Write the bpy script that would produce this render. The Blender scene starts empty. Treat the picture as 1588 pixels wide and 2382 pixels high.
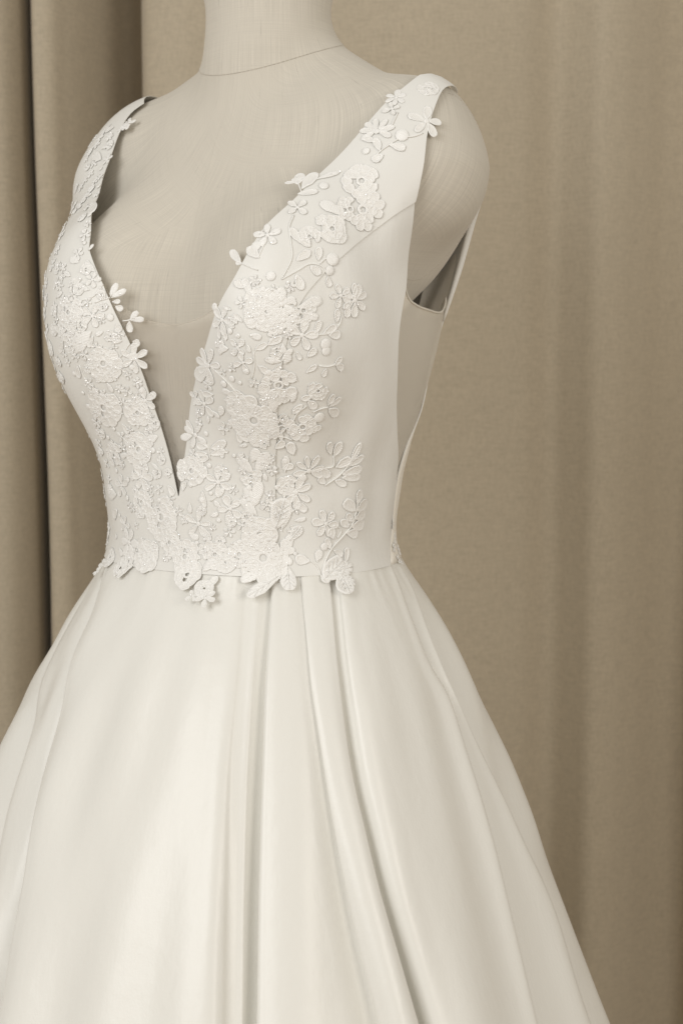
import bpy, bmesh, math, random
import numpy as np
from mathutils import Vector
from mathutils.geometry import delaunay_2d_cdt

random.seed(7); rng = np.random.default_rng(11)
S = bpy.context.scene
COL = S.collection
R = math.radians

# ------------------------------------------------------------------ camera
WAIST = 1.05                       # height of the waist seam above the floor
CAM = np.array([0.0, -1.16, WAIST + 0.169])
PITCH = R(6.2)
PW, PH, FPX = 1588.0, 2382.0, 3308.0
cam_d = bpy.data.cameras.new('camera'); cam = bpy.data.objects.new('camera', cam_d); COL.objects.link(cam)
cam.location = CAM; cam.rotation_euler = (R(90) - PITCH, 0, 0)
cam_d.sensor_fit = 'HORIZONTAL'; cam_d.sensor_width = 24.0; cam_d.lens = 24.0 * FPX / PW
cam_d.clip_start = 0.05; cam_d.clip_end = 60
cam_d.dof.use_dof = True; cam_d.dof.focus_distance = 1.04; cam_d.dof.aperture_fstop = 9.0
S.camera = cam

# ------------------------------------------------------------------ light
w = bpy.data.worlds.new('World'); S.world = w; w.use_nodes = True
bg = w.node_tree.nodes['Background']; bg.inputs[0].default_value = (1.0, 0.94, 0.84, 1); bg.inputs[1].default_value = 0.49
def area(name, loc, target, size, sizey, power, col):
    l = bpy.data.lights.new(name, 'AREA'); l.shape = 'RECTANGLE'; l.size = size; l.size_y = sizey
    l.energy = power; l.color = col
    o = bpy.data.objects.new(name, l); COL.objects.link(o); o.location = loc
    o.rotation_euler = (Vector(target) - Vector(loc)).to_track_quat('-Z', 'Y').to_euler()
    return o
area('window_light', (-1.5, -2.1, 1.95), (-0.05, 0.05, 1.05), 1.3, 1.5, 30, (0.98, 0.985, 0.985))
area('right_fill_light', (1.55, -1.9, 1.6), (0.25, 0.3, 1.05), 0.9, 0.9, 14, (1.0, 0.95, 0.88))  # added warm fill, no real lamp: brightens the right of gown and curtain
S.view_settings.view_transform = 'Standard'; S.view_settings.look = 'None'
S.view_settings.exposure = 0.02; S.view_settings.gamma = 1.0; S.view_settings.use_curve_mapping = False
S.cycles.max_bounces = 8; S.cycles.transparent_max_bounces = 24
S.cycles.use_denoising = True

# ------------------------------------------------------------------ frames
ORG = np.array([-0.068, 0.0, WAIST + .008]); YAW = R(32.0)
CY, SY = math.cos(YAW), math.sin(YAW)
def l2w(p):
    p = np.asarray(p, float)
    return np.stack([ORG[0] + CY * p[..., 0] + SY * p[..., 1], ORG[1] - SY * p[..., 0] + CY * p[..., 1], ORG[2] + p[..., 2]], -1)
def w2l(p):
    d = np.asarray(p, float) - ORG
    return np.stack([CY * d[..., 0] - SY * d[..., 1], SY * d[..., 0] + CY * d[..., 1], d[..., 2]], -1)
cF = np.array([0, math.cos(PITCH), -math.sin(PITCH)]); cU = np.array([0, math.sin(PITCH), math.cos(PITCH)]); cR = np.array([1.0, 0, 0])
def rays(px):
    px = np.asarray(px, float)
    d = cF + ((px[..., 0:1] - PW / 2) / FPX) * cR + ((PH / 2 - px[..., 1:2]) / FPX) * cU
    return d / np.linalg.norm(d, axis=-1, keepdims=True)
def project(Pw):
    d = Pw - CAM; z = d @ cF
    return np.stack([PW / 2 + FPX * (d @ cR) / z, PH / 2 - FPX * (d @ cU) / z], -1)

# ------------------------------------------------------------------ body fields (local frame: x to its left, y to its back, z up from the waist)
def tab(z, zs, vs):
    zs = np.asarray(zs, float); vs = np.asarray(vs, float)
    m = np.gradient(vs, zs)
    i = np.clip(np.searchsorted(zs, z) - 1, 0, len(zs) - 2)
    h = zs[i + 1] - zs[i]; t = np.clip((z - zs[i]) / h, 0, 1)
    return ((2*t**3 - 3*t**2 + 1) * vs[i] + (t**3 - 2*t**2 + t) * h * m[i] + (-2*t**3 + 3*t**2) * vs[i+1] + (t**3 - t**2) * h * m[i+1])
def smin(a, b, k):
    h = np.maximum(k - np.abs(a - b), 0) / k
    return np.minimum(a, b) - h * h * k * 0.25
def smax(a, b, k): return -smin(-a, -b, k)
def column(p, zs, a, yf, yb, n):
    z = p[..., 2]; A = tab(z, zs, a); f = tab(z, zs, yf); b = tab(z, zs, yb)
    c = (f + b) / 2; B = (b - f) / 2
    k = (np.abs(p[..., 0] / A) ** n + np.abs((p[..., 1] - c) / B) ** n + 1e-12) ** (1 / n)
    return (k - 1) * np.minimum(A, B)
def ell(p, c, r):
    q = (p - np.array(c)) / np.array(r); k = np.sqrt((q * q).sum(-1) + 1e-12)
    return (k - 1) * min(r)
def capsule(p, a, b, r):
    a = np.array(a); b = np.array(b); pa = p - a; ba = b - a
    h = np.clip((pa @ ba) / (ba @ ba), 0, 1)
    return np.linalg.norm(pa - h[..., None] * ba, axis=-1) - r
MZ = [-.3, -.15, 0, .1, .2, .28, .34, .39]
def F_neck(p):
    z = p[..., 2]
    return np.sqrt((p[..., 0] / 1.0) ** 2 + ((p[..., 1] - .018) / 1.02) ** 2) - (.0535 - .004 * np.exp(-((z - .43) / .03) ** 2) + .010 * np.clip((z - .44) / .1, 0, 1))
def F_man(p):
    d = column(p, MZ, [.16, .15, .104, .108, .113, .120, .116, .095], [-.12, -.115, -.092, -.098, -.094, -.073, -.046, -.02],
               [.13, .12, .078, .083, .093, .098, .092, .08], 2.3)
    d = smax(d, p[..., 2] - .375, .05)
    q = p.copy(); q[..., 0] = np.abs(q[..., 0])
    d = smin(d, capsule(q, (0, .026, .345), (.138, .020, .297), .050), .03)
    d = smin(d, capsule(q, (.01, .040, .392), (.115, .026, .312), .040), .03)
    qs = p.copy(); qs[..., 0] = np.abs(p[..., 0] - .007)
    st = ell(qs, (.126, .021, .283), (.062, .060, .088))
    st = smax(st, qs[..., 0] - (.172 - .52 * np.maximum(.305 - q[..., 2], 0)), .022)
    d = smin(d, st, .02)
    d = smin(d, ell(q, (.074, -.066, .196), (.058, .061, .078)), .045)
    nk = smax(F_neck(p), .30 - p[..., 2], .01)
    return smin(d, nk, .015)
DZ = [-1.06, -.70, -.40, -.155, -.05, -.015, 0, .06, .12, .18, .24, .30, .36]
def G(p):
    d = column(p, DZ, [.49, .40, .287, .196, .151, .130, .120, .119, .135, .149, .152, .150, .14],
               [-.49, -.395, -.285, -.190, -.138, -.116, -.109, -.106, -.104, -.099, -.088, -.072, -.05],
               [.48, .38, .27, .18, .125, .10, .090, .088, .100, .110, .112, .105, .10], 2.25)
    q = p.copy(); q[..., 0] = np.abs(q[..., 0])
    b = ell(q, (.072, -.069, .190), (.058, .063, .074))
    d = smin(d, b, .045)
    d = smin(d, capsule(q, (.128, -.010, .300), (.097, -.078, .228), .029), .025)
    d = smax(d, p[..., 2] - .34, .04)
    return smin(d, F_man(p), .02)
# capsule parametrisation of a surface: below ZS rays leave the axis level, above it they fan out from one point
ZS = .215; AX = np.array([0.0, 0.0])
def p2uv(p):
    r = np.hypot(p[..., 0], p[..., 1]); z = p[..., 2]
    phi = np.arctan2(p[..., 0], -p[..., 1])          # 0 at the front, + to its left (viewer's right)
    v = np.where(z <= ZS, z, ZS + .15 * np.arctan2(z - ZS, r))
    return np.stack([phi, v], -1)
def uvray(uv):
    phi, v = uv[..., 0], uv[..., 1]
    e = np.maximum(v - ZS, 0) / .15
    o = np.stack([0 * v, 0 * v, np.minimum(v, ZS)], -1)
    d = np.stack([np.sin(phi) * np.cos(e), -np.cos(phi) * np.cos(e), np.sin(e)], -1)
    return o, d
def solve(F, o, d, t0, t1, n=70, off=0.0):
    """first crossing of F=off going from far t1 inwards to t0"""
    ts = np.linspace(t1, t0, n); N = len(o)
    hi = np.full(N, t1); lo = np.full(N, t0); done = np.zeros(N, bool); prev = np.full(N, t1)
    for t in ts:
        f = F(o + d * t) - off
        new = (~done) & (f < 0)
        lo[new] = t; hi[new] = prev[new]; done |= new; prev[~done] = t
    for _ in range(16):
        m = (lo + hi) / 2; f = F(o + d * m[:, None]) - off
        ins = f < 0; lo = np.where(ins, m, lo); hi = np.where(ins, hi, m)
    return (lo + hi) / 2, done
def surf(F, uv, off=0.0):
    uv = np.asarray(uv, float).reshape(-1, 2); o, d = uvray(uv)
    t, ok = solve(F, o, d, .01, .42, 60, off)
    return o + d * t[:, None]
def surf_near(F, p, off=0.0):
    """radial re-projection of points that already lie near the surface"""
    uv = p2uv(p); o, d = uvray(uv); t = ((p - o) * d).sum(-1)
    for _ in range(7):
        f = F(o + d * t[:, None]) - off; g = (F(o + d * (t + 1e-4)[:, None]) - off - f) / 1e-4
        t = t - np.clip(f / np.maximum(g, .25), -.02, .02)
    return o + d * t[:, None]
def grad(F, p, e=4e-4):
    g = np.stack([F(p + np.eye(3)[i] * e) - F(p - np.eye(3)[i] * e) for i in range(3)], -1)
    return g / (np.linalg.norm(g, axis=-1, keepdims=True) + 1e-12)
def pick(F, px, off=0.0):
    """points of a surface seen at photo positions (local frame)"""
    px = np.asarray(px, float).reshape(-1, 2); rw = rays(px)
    o = np.repeat(w2l(CAM)[None], len(px), 0); d = w2l(CAM + rw) - o
    lo = np.full(len(px), .6); N = len(px); done = np.zeros(N, bool); a = np.full(N, .75); b = np.full(N, 1.35); best = np.full(N, 9.); bt = np.full(N, 1.)
    prev = .75
    for t in np.linspace(.75, 1.35, 150):
        f = F(o + d * t) - off
        nb = f < best; best = np.where(nb & ~done, f, best); bt = np.where(nb & ~done, t, bt)
        new = (~done) & (f < 0); a[new] = prev; b[new] = t; done |= new; prev = t
    for _ in range(16):
        m = (a + b) / 2; f = F(o + d * m[:, None]) - off; ins = f < 0
        b = np.where(ins, m, b); a = np.where(ins, a, m)
    t = np.where(done, (a + b) / 2, bt)
    return o + d * t[:, None]

# ------------------------------------------------------------------ mesh helpers
def mesh_obj(name, verts, faces, m, parent=None, smooth=True, uv=None, rim=None):
    me = bpy.data.meshes.new(name)
    me.from_pydata([tuple(map(float, v)) for v in verts], [], [tuple(map(int, f)) for f in faces])
    if uv is not None:
        ul = me.uv_layers.new(name='UVMap')
        idx = np.zeros(len(me.loops), np.int32); me.loops.foreach_get('vertex_index', idx)
        ul.data.foreach_set('uv', np.asarray(uv, np.float32)[idx].ravel())
    if rim is not None:
        at = me.attributes.new('rim', 'FLOAT', 'POINT'); at.data.foreach_set('value', np.asarray(rim, np.float32))
    if smooth: me.polygons.foreach_set('use_smooth', [True] * len(me.polygons))
    me.update()
    o = bpy.data.objects.new(name, me); COL.objects.link(o)
    if m is not None: me.materials.append(m)
    if parent is not None:
        o.parent = parent
        if parent.type == 'EMPTY': o.location = -parent.location      # meshes are written in world metres
    return o
def thing(name, label, cat, loc=(0, 0, 0), group=None):
    o = bpy.data.objects.new(name, None); COL.objects.link(o); o.location = loc; o.empty_display_size = .05
    o['label'] = label; o['category'] = cat
    if group: o['group'] = group
    return o
def grid_faces(nu, nv, wrap=False):
    f = []
    for j in range(nv - 1):
        for i in range(nu if wrap else nu - 1):
            k = (i + 1) % nu
            f.append((j * nu + i, j * nu + k, (j + 1) * nu + k, (j + 1) * nu + i))
    return f
def cr(pts, n):
    """Catmull-Rom through points, n samples"""
    p = np.asarray(pts, float)
    if len(p) == 2: return p[0] + (p[1] - p[0]) * np.linspace(0, 1, n)[:, None]
    s = np.r_[0, np.cumsum(np.linalg.norm(np.diff(p, axis=0), axis=1) + 1e-9)]
    m = np.gradient(p, s, axis=0)
    q = np.linspace(0, s[-1], n); i = np.clip(np.searchsorted(s, q, side='right') - 1, 0, len(s) - 2)
    h = (s[i+1] - s[i])[:, None]; t = ((q - s[i]) / h[:, 0])[:, None]
    return (2*t**3-3*t**2+1)*p[i] + (t**3-2*t**2+t)*h*m[i] + (-2*t**3+3*t**2)*p[i+1] + (t**3-t**2)*h*m[i+1]
def tube(path, rad, ns=6, nrm=None, closed_ends=True):
    path = np.asarray(path, float); n = len(path)
    T = np.gradient(path, axis=0); T /= np.linalg.norm(T, axis=1, keepdims=True) + 1e-12
    up = np.array([0.123, 0.31, 0.94]) if nrm is None else None
    V = []; rad = np.broadcast_to(np.asarray(rad, float), (n,))
    for i in range(n):
        a = np.cross(T[i], up if nrm is None else nrm[i]); a /= np.linalg.norm(a) + 1e-12; b = np.cross(a, T[i])
        for k in range(ns):
            t = 2 * math.pi * k / ns; V.append(path[i] + rad[i] * (math.cos(t) * a + math.sin(t) * b))
    F = grid_faces(ns, n, True)
    if closed_ends: F += [tuple(range(ns - 1, -1, -1)), tuple(range((n - 1) * ns, n * ns))]
    return np.array(V), F
def patch_uv(boundary, step, holes=None):
    """triangulate a polygon given in (phi*0.13, v) metres; returns points, tris"""
    B = np.asarray(boundary, float)
    lo = B.min(0); hi = B.max(0)
    gx, gy = np.meshgrid(np.arange(lo[0], hi[0], step), np.arange(lo[1], hi[1], step * .87))
    gx = gx + (np.arange(gx.shape[0]) % 2)[:, None] * step * .5
    P = np.stack([gx.ravel(), gy.ravel()], -1)
    P = P[inside(P, B)]
    d = np.min(np.linalg.norm(P[:, None] - B[None], axis=2), axis=1); P = P[d > step * .45]
    n = len(B)
    res = delaunay_2d_cdt([Vector(x) for x in np.vstack([B, P])], [(i, (i + 1) % n) for i in range(n)], [list(range(n))], 1, 1e-7)
    V = np.array([tuple(v) for v in res[0]]); T = [tuple(f) for f in res[2]]
    return V, T
def inside(P, B):
    x, y = P[:, 0], P[:, 1]; c = np.zeros(len(P), bool); n = len(B)
    for i in range(n):
        x0, y0 = B[i]; x1, y1 = B[(i + 1) % n]
        if y0 == y1: continue
        k = ((y0 > y) != (y1 > y)) & (x < (x1 - x0) * (y - y0) / (y1 - y0) + x0)
        c ^= k
    return c
def resample(pts, step):
    p = np.asarray(pts, float); L = np.linalg.norm(np.diff(p, axis=0), axis=1).sum()
    return cr(p, max(2, int(L / step) + 1))

# ------------------------------------------------------------------ materials
class NT:
    def __init__(s, name):
        s.m = bpy.data.materials.new(name); s.m.use_nodes = True; s.t = s.m.node_tree; s.n = s.t.nodes; s.p = s.n['Principled BSDF']
        s.out = s.n['Material Output']
    def add(s, typ, **kw):
        n = s.n.new(typ)
        for k, v in kw.items():
            if k.startswith('i_'):
                key = k[2:]; key = int(key) if key.isdigit() else key.replace('_', ' ')
                n.inputs[key].default_value = v
            else: setattr(n, k, v)
        return n
    def link(s, a, b): s.t.links.new(a, b)
    def math(s, op, a, b=None, c=None):
        n = s.add('ShaderNodeMath', operation=op)
        for i, x in enumerate((a, b, c)):
            if x is None: continue
            if hasattr(x, 'links'): s.link(x, n.inputs[i])
            else: n.inputs[i].default_value = x
        return n.outputs[0]
    def coord(s, kind='Object', scale=(1, 1, 1), rot=(0, 0, 0)):
        c = s.add('ShaderNodeTexCoord'); v = c.outputs[kind]
        for key, val in (('Rotation', rot), ('Scale', scale)):
            m = s.add('ShaderNodeMapping'); m.inputs[key].default_value = val; s.link(v, m.inputs['Vector']); v = m.outputs[0]
        return v
    def noise(s, vec, scale, detail=2, rough=.5):
        n = s.add('ShaderNodeTexNoise'); n.inputs['Scale'].default_value = scale; n.inputs['Detail'].default_value = detail; n.inputs['Roughness'].default_value = rough
        s.link(vec, n.inputs['Vector']); return n.outputs[0]
    def ramp(s, fac, stops):
        r = s.add('ShaderNodeValToRGB'); e = r.color_ramp.elements
        while len(e) < len(stops): e.new(.5)
        for i, (p, c) in enumerate(stops): e[i].position = p; e[i].color = (*c, 1) if len(c) == 3 else c
        s.link(fac, r.inputs[0]); return r.outputs[0]
    def mix(s, fac, a, b, mode='MIX'):
        n = s.add('ShaderNodeMix', data_type='RGBA', blend_type=mode)
        for i, x in ((0, fac), (6, a), (7, b)):
            if hasattr(x, 'links'): s.link(x, n.inputs[i])
            else: n.inputs[i].default_value = x if i == 0 else (*x, 1)
        return n.outputs[2]
    def bump(s, h, strength, dist, prev=None):
        b = s.add('ShaderNodeBump'); b.inputs['Strength'].default_value = strength; b.inputs['Distance'].default_value = dist
        s.link(h, b.inputs['Height'])
        if prev is not None: s.link(prev, b.inputs['Normal'])
        return b.outputs[0]
    def base(s, x):
        if hasattr(x, 'links'): s.link(x, s.p.inputs['Base Color'])
        else: s.p.inputs['Base Color'].default_value = (*x, 1)
    def set(s, **kw):
        for k, v in kw.items(): s.p.inputs[k.replace('_', ' ')].default_value = v
    def nrm(s, x): s.link(x, s.p.inputs['Normal'])

def satin(name, col, rough=.40, sheen=.25):
    t = NT(name); v = t.coord()
    n1 = t.noise(v, 14, 3); n2 = t.noise(v, 650, 3, .6)
    c = t.mix(t.math('MULTIPLY', n1, .25), col, tuple(x * .93 for x in col)); t.base(c)
    t.set(Roughness=rough, Specular_IOR_Level=.42, Sheen_Weight=sheen, Sheen_Roughness=.35)
    b1 = t.bump(n2, .28, .0003); b2 = t.bump(t.noise(t.coord(scale=(1, 1, .22)), 60, 3, .6), .16, .003, b1); b3 = t.bump(t.noise(v, 20, 3, .55), .2, .004, b2); t.nrm(b3)
    return t.m
IVORY = (.85, .838, .792)
M_satin = satin('ivory_satin', IVORY, .33, .3)
M_bodice = satin('ivory_bodice_satin', (.84, .83, .795), .44)
M_lining = satin('lining_satin', (.95, .91, .83), .4)
def linen(name, col, rot, slub):
    t = NT(name)
    va = t.coord('UV', (1, .010, 1), rot); vb = t.coord('UV', (.010, 1, 1), rot)
    vs = t.coord('UV', (1, .05, 1), rot)
    a = t.noise(va, 1700, 2); b = t.noise(vb, 1600, 2); c = t.noise(vs, 900, 1, .4); d = t.noise(t.coord(), 9, 3)
    base = t.mix(d, tuple(x * .95 for x in col), tuple(min(1, x * 1.04) for x in col))
    thr = t.mix(t.ramp(a, [(.36, (0, 0, 0)), (.66, (1, 1, 1))]), tuple(x * .86 for x in col), tuple(min(1, x * 1.08) for x in col))
    base = t.mix(.62, base, thr)
    base = t.mix(t.math('MULTIPLY', t.ramp(b, [(.4, (0, 0, 0)), (.7, (1, 1, 1))]), .42), base, tuple(x * .83 for x in col))
    base = t.mix(t.math('MULTIPLY', t.ramp(c, [(.72, (0, 0, 0)), (.80, (1, 1, 1))]), slub), base, tuple(x * .50 for x in col))
    t.base(base); t.set(Roughness=.85, Specular_IOR_Level=.2, Sheen_Weight=.15)
    t.nrm(t.bump(b, .15, .0004, t.bump(a, .15, .0004)))
    return t.m
LIN = (.675, .63, .548)
M_linen = linen('linen_upright_weave', LIN, (0, 0, 0), .55)
M_linen_bias = linen('linen_bias_weave', LIN, (0, 0, R(24)), .6)
def plain(name, col, rough=.6, metal=0, **kw):
    t = NT(name); v = t.coord(); t.base(t.mix(t.noise(v, 30, 3), tuple(x * .93 for x in col), col)); t.set(Roughness=rough, Metallic=metal, **kw)
    t.nrm(t.bump(t.noise(v, 400, 2), .1, .0005)); return t.m
M_thread = plain('seam_thread', (.64, .59, .505), .9)
M_thread_w = plain('ivory_thread', (.72, .68, .60), .8)
M_wood = plain('pale_wood', (.34, .22, .12), .5)
def curtain_mat():
    t = NT('curtain_cloth'); v = t.coord()
    h = t.noise(t.coord(scale=(1, 1, .16)), 620, 3, .6); g = t.noise(t.coord(scale=(.10, .10, 1)), 620, 3, .6)
    d = t.noise(v, 3.5, 3); e = t.noise(v, 240, 3, .6)
    c = (.525, .452, .34)
    base = t.mix(d, tuple(x * .93 for x in c), tuple(x * 1.05 for x in c))
    wv = t.math('MULTIPLY', t.math('ADD', h, g), .5)
    base = t.mix(t.ramp(wv, [(.38, (0, 0, 0)), (.62, (1, 1, 1))]), tuple(x * .80 for x in c), base)
    base = t.mix(t.math('MULTIPLY', t.ramp(e, [(.35, (0, 0, 0)), (.7, (1, 1, 1))]), .25), base, tuple(min(1, x * 1.18) for x in c))
    t.base(base); t.set(Roughness=.72, Specular_IOR_Level=.3, Sheen_Weight=.35, Sheen_Roughness=.4)
    t.nrm(t.bump(wv, .5, .0008)); return t.m
M_curtain = curtain_mat()
def floor_mat():
    t = NT('oak_floor'); v = t.coord(scale=(1, .08, 1)); t.base(t.mix(t.noise(v, 30, 4), (.30, .22, .14), (.42, .32, .21))); t.set(Roughness=.5); return t.m
M_floor = floor_mat()
def tulle(name, col, cell, wall, opaq):
    """hexagonal net: holes between threads of a real width, laid out in cloth metres (UV)"""
    t = NT(name); c = t.add('ShaderNodeTexCoord'); m = t.add('ShaderNodeMapping'); s = 1 / cell
    m.inputs['Scale'].default_value = (s, s, 1); t.link(c.outputs['UV'], m.inputs['Vector'])
    sp = t.add('ShaderNodeSeparateXYZ'); t.link(m.outputs[0], sp.inputs[0]); x, y = sp.outputs[0], sp.outputs[1]
    def tri(ax, ay):                     # distance field along one of three hex directions
        return t.math('PINGPONG', t.math('ADD', t.math('MULTIPLY', x, ax), t.math('MULTIPLY', y, ay)), .5)
    def cellf(ox, oy):
        fx = t.math('SUBTRACT', t.math('FLOORED_MODULO', t.math('ADD', x, ox), 1.0), .5)
        fy = t.math('SUBTRACT', t.math('FLOORED_MODULO', t.math('ADD', y, oy), 1.732), .866)
        ax = t.math('ABSOLUTE', fx); ay = t.math('ABSOLUTE', fy)
        return t.math('MAXIMUM', ax, t.math('ADD', t.math('MULTIPLY', ax, .5), t.math('MULTIPLY', ay, .866)))
    h = t.math('MINIMUM', cellf(0, 0), cellf(.5, .866))
    thread = t.math('GREATER_THAN', h, .5 - wall)
    t.base(col); t.set(Roughness=.6, Sheen_Weight=.3)
    fac = t.math('ADD', t.math('MULTIPLY', thread, 1 - opaq), opaq)
    tr = t.add('ShaderNodeBsdfTransparent'); mx = t.add('ShaderNodeMixShader')
    t.link(fac, mx.inputs[0]); t.link(tr.outputs[0], mx.inputs[1]); t.link(t.p.outputs[0], mx.inputs[2]); t.link(mx.outputs[0], t.out.inputs[0])
    return t.m
M_net = tulle('plunge_net', (.82, .75, .65), .0006, .07, .05)
M_side_net = tulle('side_net', (.88, .82, .71), .0005, .12, .42)
def lace_mat(name, col, stripes, rough, inner=None):
    """embroidery: stitched threads run along each petal (UV), a sheer net ground shows inside the corded rim"""
    t = NT(name); c = t.add('ShaderNodeTexCoord')
    wv = t.add('ShaderNodeTexWave', wave_type='BANDS', bands_direction='DIAGONAL'); wv.inputs['Scale'].default_value = stripes; wv.inputs['Distortion'].default_value = 3.0; wv.inputs['Detail'].default_value = 2
    t.link(c.outputs['UV'], wv.inputs['Vector'])
    v = t.coord(); n = t.noise(v, 1500, 2); n2 = t.noise(v, 260, 3, .6)
    base = t.mix(n2, tuple(x * .96 for x in col), col)
    if inner:
        a = t.add('ShaderNodeAttribute', attribute_name='rim'); base = t.mix(t.math('MULTIPLY', a.outputs['Fac'], 1.0), inner, base)
    t.base(base); t.set(Roughness=rough, Specular_IOR_Level=.6, Sheen_Weight=.25)
    t.nrm(t.bump(n, .4, .0003, t.bump(wv.outputs[0], .5, .0003))); return t.m
M_lace = lace_mat('white_embroidery', (.97, .96, .935), 1.5, .28, (.90, .885, .85))
M_cord = lace_mat('white_cord', (.96, .95, .92), 2.0, .30)
t = NT('iridescent_sequin'); t.base((.97, .96, .95)); t.set(Roughness=.16, Metallic=.15, Coat_Weight=.8); M_sequin = t.m

# ------------------------------------------------------------------ setting
def sheet(name, x0, x1, y0, y1, z, m):
    o = mesh_obj(name, [(x0, y0, z), (x1, y0, z), (x1, y1, z), (x0, y1, z)], [(0, 1, 2, 3)], m, smooth=False); o['kind'] = 'structure'; return o
sheet('floor', -3, 3, -3.2, 1.6, 0, M_floor)
# curtain: one long cloth, its plan a chain of folds (x by photo column at the curtain's distance, y depth)
YC = 0.62
def cx(px, dy=0.0): return (px - PW / 2) * (YC + dy - CAM[1]) / FPX
CK = [(-1500, .02), (-1250, .09), (-1050, .01), (-850, .08), (-640, .0), (-420, .09), (-250, .03), (-120, .07), (-60, .02), (10, .015), (50, .045), (66, .12),
      (76, .135), (82, .05), (100, .022), (125, .024), (155, .044), (200, .085), (260, .145), (330, .200), (356, .195), (352, .13), (338, .065), (348, .046), (384, .032), (430, .026), (500, .034), (600, .060), (720, .050), (850, .026),
      (960, .022), (1090, .028), (1220, .044), (1310, .062), (1352, .044), (1392, .026), (1440, .032), (1500, .052), (1570, .076), (1640, .085), (1720, .02), (1800, .03), (1900, .08),
      (2050, .03), (2250, .08), (2450, .02), (2700, .07), (3000, .02), (3300, .06)]
plan = cr([(cx(a, 0), YC + b) for a, b in CK], 520)
NZ = 40; zz = np.linspace(.012, 2.75, NZ); V = []
s = np.linspace(0, 1, len(plan))
for j, z in enumerate(zz):
    k = (2.0 - z)
    wob = .006 * np.sin(3.1 * z + 21 * s) * np.sin(1.3 * z + 60 * s) + .004 * np.sin(5.3 * z + 44 * s)
    depth = YC + (plan[:, 1] - YC) * (1.0 + .10 * k)
    V.append(np.stack([plan[:, 0] + wob * .6, depth + wob, np.full(len(plan), z)], -1))
V = np.concatenate(V)
cur = thing('curtain', 'floor-length taupe woven curtain hanging in soft vertical folds behind the dress', 'curtain', (0, YC, 0))
co = mesh_obj('curtain_cloth', V, grid_faces(len(plan), NZ), M_curtain, cur)
sm = co.modifiers.new('thick', 'SOLIDIFY'); sm.thickness = .0012; sm.offset = 1
# rail that carries it, above the frame
tv, tf = tube([(-1.75, YC + .05, 2.79), (2.05, YC + .05, 2.79)], .014, 12); mesh_obj('rail', tv, tf, M_wood, cur)
for x in (-1.6, .15, 1.9):
    tv, tf = tube([(x, YC + .05, 2.79), (x, YC + .17, 2.79)], .008, 8); mesh_obj('bracket', tv, tf, M_wood, cur)
bw = mesh_obj('wall', [(-3, YC + .22, 0), (3, YC + .22, 0), (3, YC + .22, 3), (-3, YC + .22, 3)], [(0, 1, 2, 3)], plain('wall_paint', (.7, .67, .6), .9), smooth=False); bw['kind'] = 'structure'

# ------------------------------------------------------------------ mannequin
man = thing('mannequin', 'headless linen-covered dress form wearing the ivory gown', 'mannequin', tuple(ORG * [1, 1, 0]))
def seam_z(phi): return .4000 - .0190 * np.cos(phi) - .002 * np.cos(2 * phi)
# torso
nphi, nv = 220, 160
PH_, VV = np.meshgrid(np.linspace(-math.pi, math.pi, nphi, endpoint=False), np.r_[np.linspace(-.12, ZS, 70, endpoint=False), ZS + .15 * np.linspace(0, R(84), nv - 70)])
P = surf(F_man, np.stack([PH_, VV], -1).reshape(-1, 2))
fa = grid_faces(nphi, nv, True)
phv = np.arctan2(P[:, 0], -(P[:, 1] - .018)); rr = np.hypot(P[:, 0], P[:, 1] - .018)
keep = ~((P[:, 2] > seam_z(phv) + .012) & (rr < .075))
fa = [f for f in fa if all(keep[i] for i in f)]
used = sorted({i for f in fa for i in f}); mp = {k: i for i, k in enumerate(used)}
P = P[used]; fa = [tuple(mp[i] for i in f) for f in fa]
TU = p2uv(P) * [.13, 1]; torso = mesh_obj('torso', l2w(P), fa, M_linen_bias, man, uv=TU)
# lower chest is covered with an upright-weave panel: second material on the faces below the yoke line
torso.data.materials.append(M_linen)
for pl in torso.data.polygons:
    c = P[list(pl.vertices)].mean(0)
    if c[2] < .272 + .03 * math.sin(c[0] * 25): pl.material_index = 1
# neck
nz = 60; zn = np.linspace(0, 1, nz); ph = np.linspace(-math.pi, math.pi, 120, endpoint=False)
rows = []
for t_ in zn:
    z = seam_z(ph) * (1 - t_) + .56 * t_
    o = np.stack([0 * ph, 0 * ph + .018, z], -1); d = np.stack([np.sin(ph), -np.cos(ph), 0 * ph], -1)
    t, _ = solve(F_man, o, d, .01, .2, 120)
    rows.append(o + d * (t + .0002)[:, None])
o = np.array([[0, .018, .563]])
NP = np.concatenate(rows + [o]); nf = grid_faces(120, nz, True) + [((nz - 1) * 120 + i, (nz - 1) * 120 + (i + 1) % 120, len(NP) - 1) for i in range(120)]
mesh_obj('neck', l2w(NP), nf, M_linen, man, uv=np.stack([np.arctan2(NP[:, 0], -(NP[:, 1] - .018)) * .055, NP[:, 2]], -1))
def stitched(name, path, rad=.0002, seg=.0035, gap=.0012, m=M_thread):
    """a run of stitches along a path (local frame)"""
    p = np.asarray(path); s = np.r_[0, np.cumsum(np.linalg.norm(np.diff(p, axis=0), axis=1))]
    V = []; Fc = []; a = 0.0
    while a + seg < s[-1]:
        q = np.stack([np.interp(np.linspace(a, a + seg - gap, 4), s, p[:, k]) for k in range(3)], -1)
        tv, tf = tube(l2w(q), rad, 5); Fc += [tuple(i + len(V) for i in f) for f in tf]; V += list(tv); a += seg
    o = mesh_obj(name, V, Fc, m, man); o['kind'] = 'stuff'; return o
r0 = rows[0]; g = grad(F_man, r0); stitched('neck_seam_stitching', np.vstack([r0 + g * .0003, r0[:1]]))
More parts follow.
